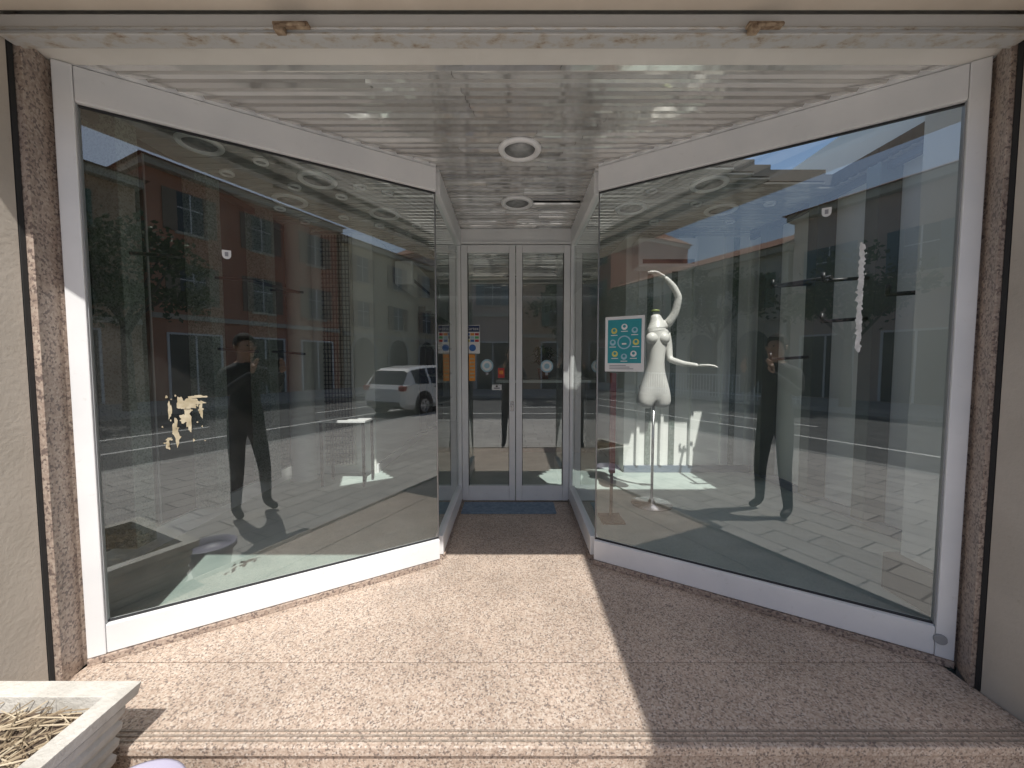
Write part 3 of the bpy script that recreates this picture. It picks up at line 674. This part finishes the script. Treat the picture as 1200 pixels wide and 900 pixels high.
# parked car
def car(name, loc, rot, paint):
    e = empty(name, loc)
    st_ = [(-2.10,.66,.40,.82,.83,.55),(-2.03,.80,.28,.93,.96,.66),(-1.78,.87,.22,.97,1.36,.62),(-1.66,.88,.22,.97,1.43,.63),(-1.05,.89,.22,.96,1.50,.65),(-.95,.89,.22,.96,1.505,.65),
           (-.05,.89,.22,.94,1.52,.65),(.05,.89,.22,.94,1.515,.65),(.62,.89,.22,.93,1.43,.62),(.72,.89,.22,.93,1.38,.61),(1.22,.88,.22,.92,1.02,.66),(1.30,.88,.22,.90,.97,.68),(1.80,.84,.24,.80,.86,.62),(2.05,.74,.30,.66,.70,.52),(2.13,.60,.36,.58,.60,.44)]
    V, F, fm = [], [], []
    for (x,w,zb,be,ro,wr_) in st_:
        half = [(w*.9,zb),(w,zb+.14),(w,(zb+be)/2+.05),(w*.975,be),(wr_+.02,ro-.05 if ro>be+.1 else ro-.01),(wr_*.8,ro)]
        V += [(x,-a,z_) for a,z_ in half[::1]]+[(x,a,z_) for a,z_ in half[::-1]]
    k = 12
    for j in range(len(st_)-1):
        for i in range(k-1):
            F.append((j*k+i,j*k+i+1,(j+1)*k+i+1,(j+1)*k+i))
            m_ = 0
            if i in (3,7) and j in (3,5,7): m_ = 1
            if i in (4,5,6) and j in (1,9): m_ = 1
            fm.append(m_)
        F.append((j*k+11,j*k,(j+1)*k,(j+1)*k+11)); fm.append(2)
    F.append(tuple(range(k))); fm.append(0); F.append(tuple((len(st_)-1)*k+i for i in range(k))); fm.append(0)
    gl2 = plain("car_glass",(.02,.025,.03),.05)
    o = mesh_obj("body", V, F, None, e, mats=[paint,gl2,M['black']], fm=fm)
    o.modifiers.new("b",'BEVEL').width=.015
    hub = plain("alloy",(.5,.5,.52),.3,.8); ty = plain("tyre",(.02,.02,.02),.9); rl=plain("tail_lamp",(.4,.02,.02),.2); hl=plain("head_lamp",(.6,.62,.65),.1)
    for wx in (-1.32,1.30):
        for s_ in (-1,1):
            tube("arch", (wx,s_*.80,.36),(wx,s_*.893,.36),.40,.40,M['black'],e,28)
            tube("wheel", (wx,s_*.72,.32),(wx,s_*.90,.32),.32,.32,ty,e,28)
            tube("rim", (wx,s_*.902,.32),(wx,s_*.908,.32),.20,.20,hub,e,20)
            for q in range(5):
                a=q*1.2566; tube("gap", (wx+.12*math.cos(a),s_*.909,.32+.12*math.sin(a)),(wx+.12*math.cos(a),s_*.911,.32+.12*math.sin(a)),.035,.035,M['black'],e,10)
    boxes("tail_lamps",[(-2.11,-1.95,-.80,-.58,.78,.93),(-2.11,-1.95,.58,.80,.78,.93)],rl,e,.02)
    boxes("head_lamps",[(1.90,2.06,-.78,-.55,.62,.74),(1.90,2.06,.55,.78,.62,.74)],hl,e,.02)
    boxes("bumper_trim",[(-2.15,-2.05,-.62,.62,.34,.46),(2.06,2.16,-.56,.56,.32,.44)],M['black'],e,.02)
    boxes("door_handles",[(-.85,-.68,-.905,-.885,.86,.89),(.15,.32,-.905,-.885,.86,.89),(-.85,-.68,.885,.905,.86,.89),(.15,.32,.885,.905,.86,.89)],M['black'],e)
    boxes("mirrors",[(.80,.95,-1.04,-.90,.96,1.08),(.80,.95,.90,1.04,.96,1.08)],paint,e,.03)
    e.rotation_euler = (0,0,rot); return e
m, nt, b = new_mat("white_car_paint"); b.inputs["Base Color"].default_value=(.84,.84,.83,1); b.inputs["Roughness"].default_value=.25; b.inputs["Coat Weight"].default_value=.6
wp = m
m, nt, b = new_mat("blue_car_paint"); b.inputs["Base Color"].default_value=(.06,.09,.16,1); b.inputs["Roughness"].default_value=.25; b.inputs["Coat Weight"].default_value=.6
car("parked_car", (8.3,-4.85,-.436), 0.0, wp)
car("parked_car", (-12.5,-4.85,-.436), 0.0, m)
car("parked_car", (16.5,-10.2,-.436), math.pi, m)

# ------------------------------------------------------------------ photographer (standing at the camera, seen only in reflection)
ph = empty("photographer")
sk = plain("skin",(.50,.32,.23),.5); jac = plain("dark_jacket",(.025,.028,.035),.8); jea = plain("dark_jeans",(.03,.035,.05),.85); shoe = plain("shoes",(.05,.05,.05),.6)
cx, cy = -0.02, -0.42
P = [(cx,cy,.60),(cx,cy,.78),(cx,cy+.01,.95),(cx,cy,1.07),(cx,cy+.01,1.16),(cx,cy+.03,1.22),(cx,cy+.035,1.30),(cx,cy+.02,1.375),
     (cx-.18,cy,1.06),(cx-.25,cy+.10,.87),(cx-.115,cy+.33,1.06),(cx+.18,cy,1.06),(cx+.25,cy+.10,.87),(cx+.155,cy+.33,1.06),
     (cx-.09,cy,.54),(cx-.11,cy+.03,.13),(cx-.12,cy,-.24),(cx-.14,cy+.13,-.285),(cx+.09,cy,.54),(cx+.13,cy+.05,.13),(cx+.16,cy+.02,-.24),(cx+.18,cy+.15,-.285)]
E = [(0,1),(1,2),(2,3),(3,4),(4,5),(5,6),(6,7),(3,8),(8,9),(9,10),(3,11),(11,12),(12,13),(0,14),(14,15),(15,16),(16,17),(0,18),(18,19),(19,20),(20,21)]
R = [(.155,.12),(.14,.105),(.155,.115),(.13,.10),(.055,.055),(.07,.08),(.078,.095),(.06,.075),.062,.048,.032,.062,.048,.032,.088,.06,.042,.035,.088,.06,.042,.035]
def pm(c):
    if c.z > 1.155 and abs(c.x-cx) < .12: return 0
    if c.z < -.21: return 3
    if c.z < .56: return 2
    return 1
skin_mesh("body", P, E, R, [sk,jac,jea,shoe], pm, ph)
hair = plain("dark_hair",(.03,.022,.018),.8)
me = bpy.data.meshes.new("hair"); bmm = bmesh.new(); bmesh.ops.create_uvsphere(bmm,u_segments=20,v_segments=14,radius=.1)
for v_ in list(bmm.verts):
    if v_.co.z < -.03 or (v_.co.y > .045 and v_.co.z < .045): bmm.verts.remove(v_)
bmm.to_mesh(me); bmm.free(); me.materials.append(hair); o = bpy.data.objects.new("hair",me); COL.objects.link(o); o.location=(cx,cy+.015,1.335); o.scale=(.88,1.05,1.05); o.parent=ph
tube("nose",(cx,cy+.115,1.30),(cx,cy+.145,1.285),.014,.011,sk,ph,8)
for s_ in (-1,1):
    tube("ear",(cx+s_*.078,cy+.02,1.30),(cx+s_*.092,cy+.01,1.30),.022,.024,sk,ph,10)
    tube("eye",(cx+s_*.03,cy+.118,1.315),(cx+s_*.03,cy+.126,1.315),.009,.007,hair,ph,8)
tube("mouth",(cx-.022,cy+.118,1.255),(cx+.022,cy+.118,1.255),.005,.005,plain("lips",(.4,.15,.13),.5),ph,8)
hand(ph, (cx-.115,cy+.33,1.06), (.1,.35,1), (1,.1,0), sk, f=.95)
hand(ph, (cx+.155,cy+.33,1.06), (-.1,.35,1), (-1,.1,0), sk, f=.95)
box("phone", -.075,.075,-.030,-.022,1.112,1.185,M['black'],ph,.003)

# ------------------------------------------------------------------ light, sky, camera
trav = Vector((-.2,.6,-1.0)).normalized()
sd_ = bpy.data.lights.new("sun",'SUN'); sd_.energy = 5.0; sd_.angle = math.radians(.5); sd_.color = (1,.96,.90)
so = bpy.data.objects.new("sun", sd_); COL.objects.link(so); so.rotation_euler = trav.to_track_quat('-Z','Y').to_euler(); so.location=(2,-6,12)
w = bpy.data.worlds.new("World"); scene.world = w; w.use_nodes = True; nt = w.node_tree
bg = nt.nodes["Background"]; sky = nt.nodes.new("ShaderNodeTexSky"); sky.sky_type = 'NISHITA'; sky.sun_disc = False
sky.sun_elevation = math.radians(57.7); sky.sun_rotation = math.radians(161.6); sky.dust_density = 2.0
nt.links.new(sky.outputs[0], bg.inputs[0]); bg.inputs[1].default_value = 0.15

cd = bpy.data.cameras.new("camera"); cam = bpy.data.objects.new("camera", cd); COL.objects.link(cam)
cam.location = (0,0,1.15); cam.rotation_euler = (math.radians(90-3.1),0,0)
cd.sensor_width = 36; cd.lens = 13.5; cd.clip_start = 0.01; cd.clip_end = 1500
scene.camera = cam
scene.view_settings.view_transform = 'Standard'; scene.view_settings.look = 'None'; scene.view_settings.exposure = 0
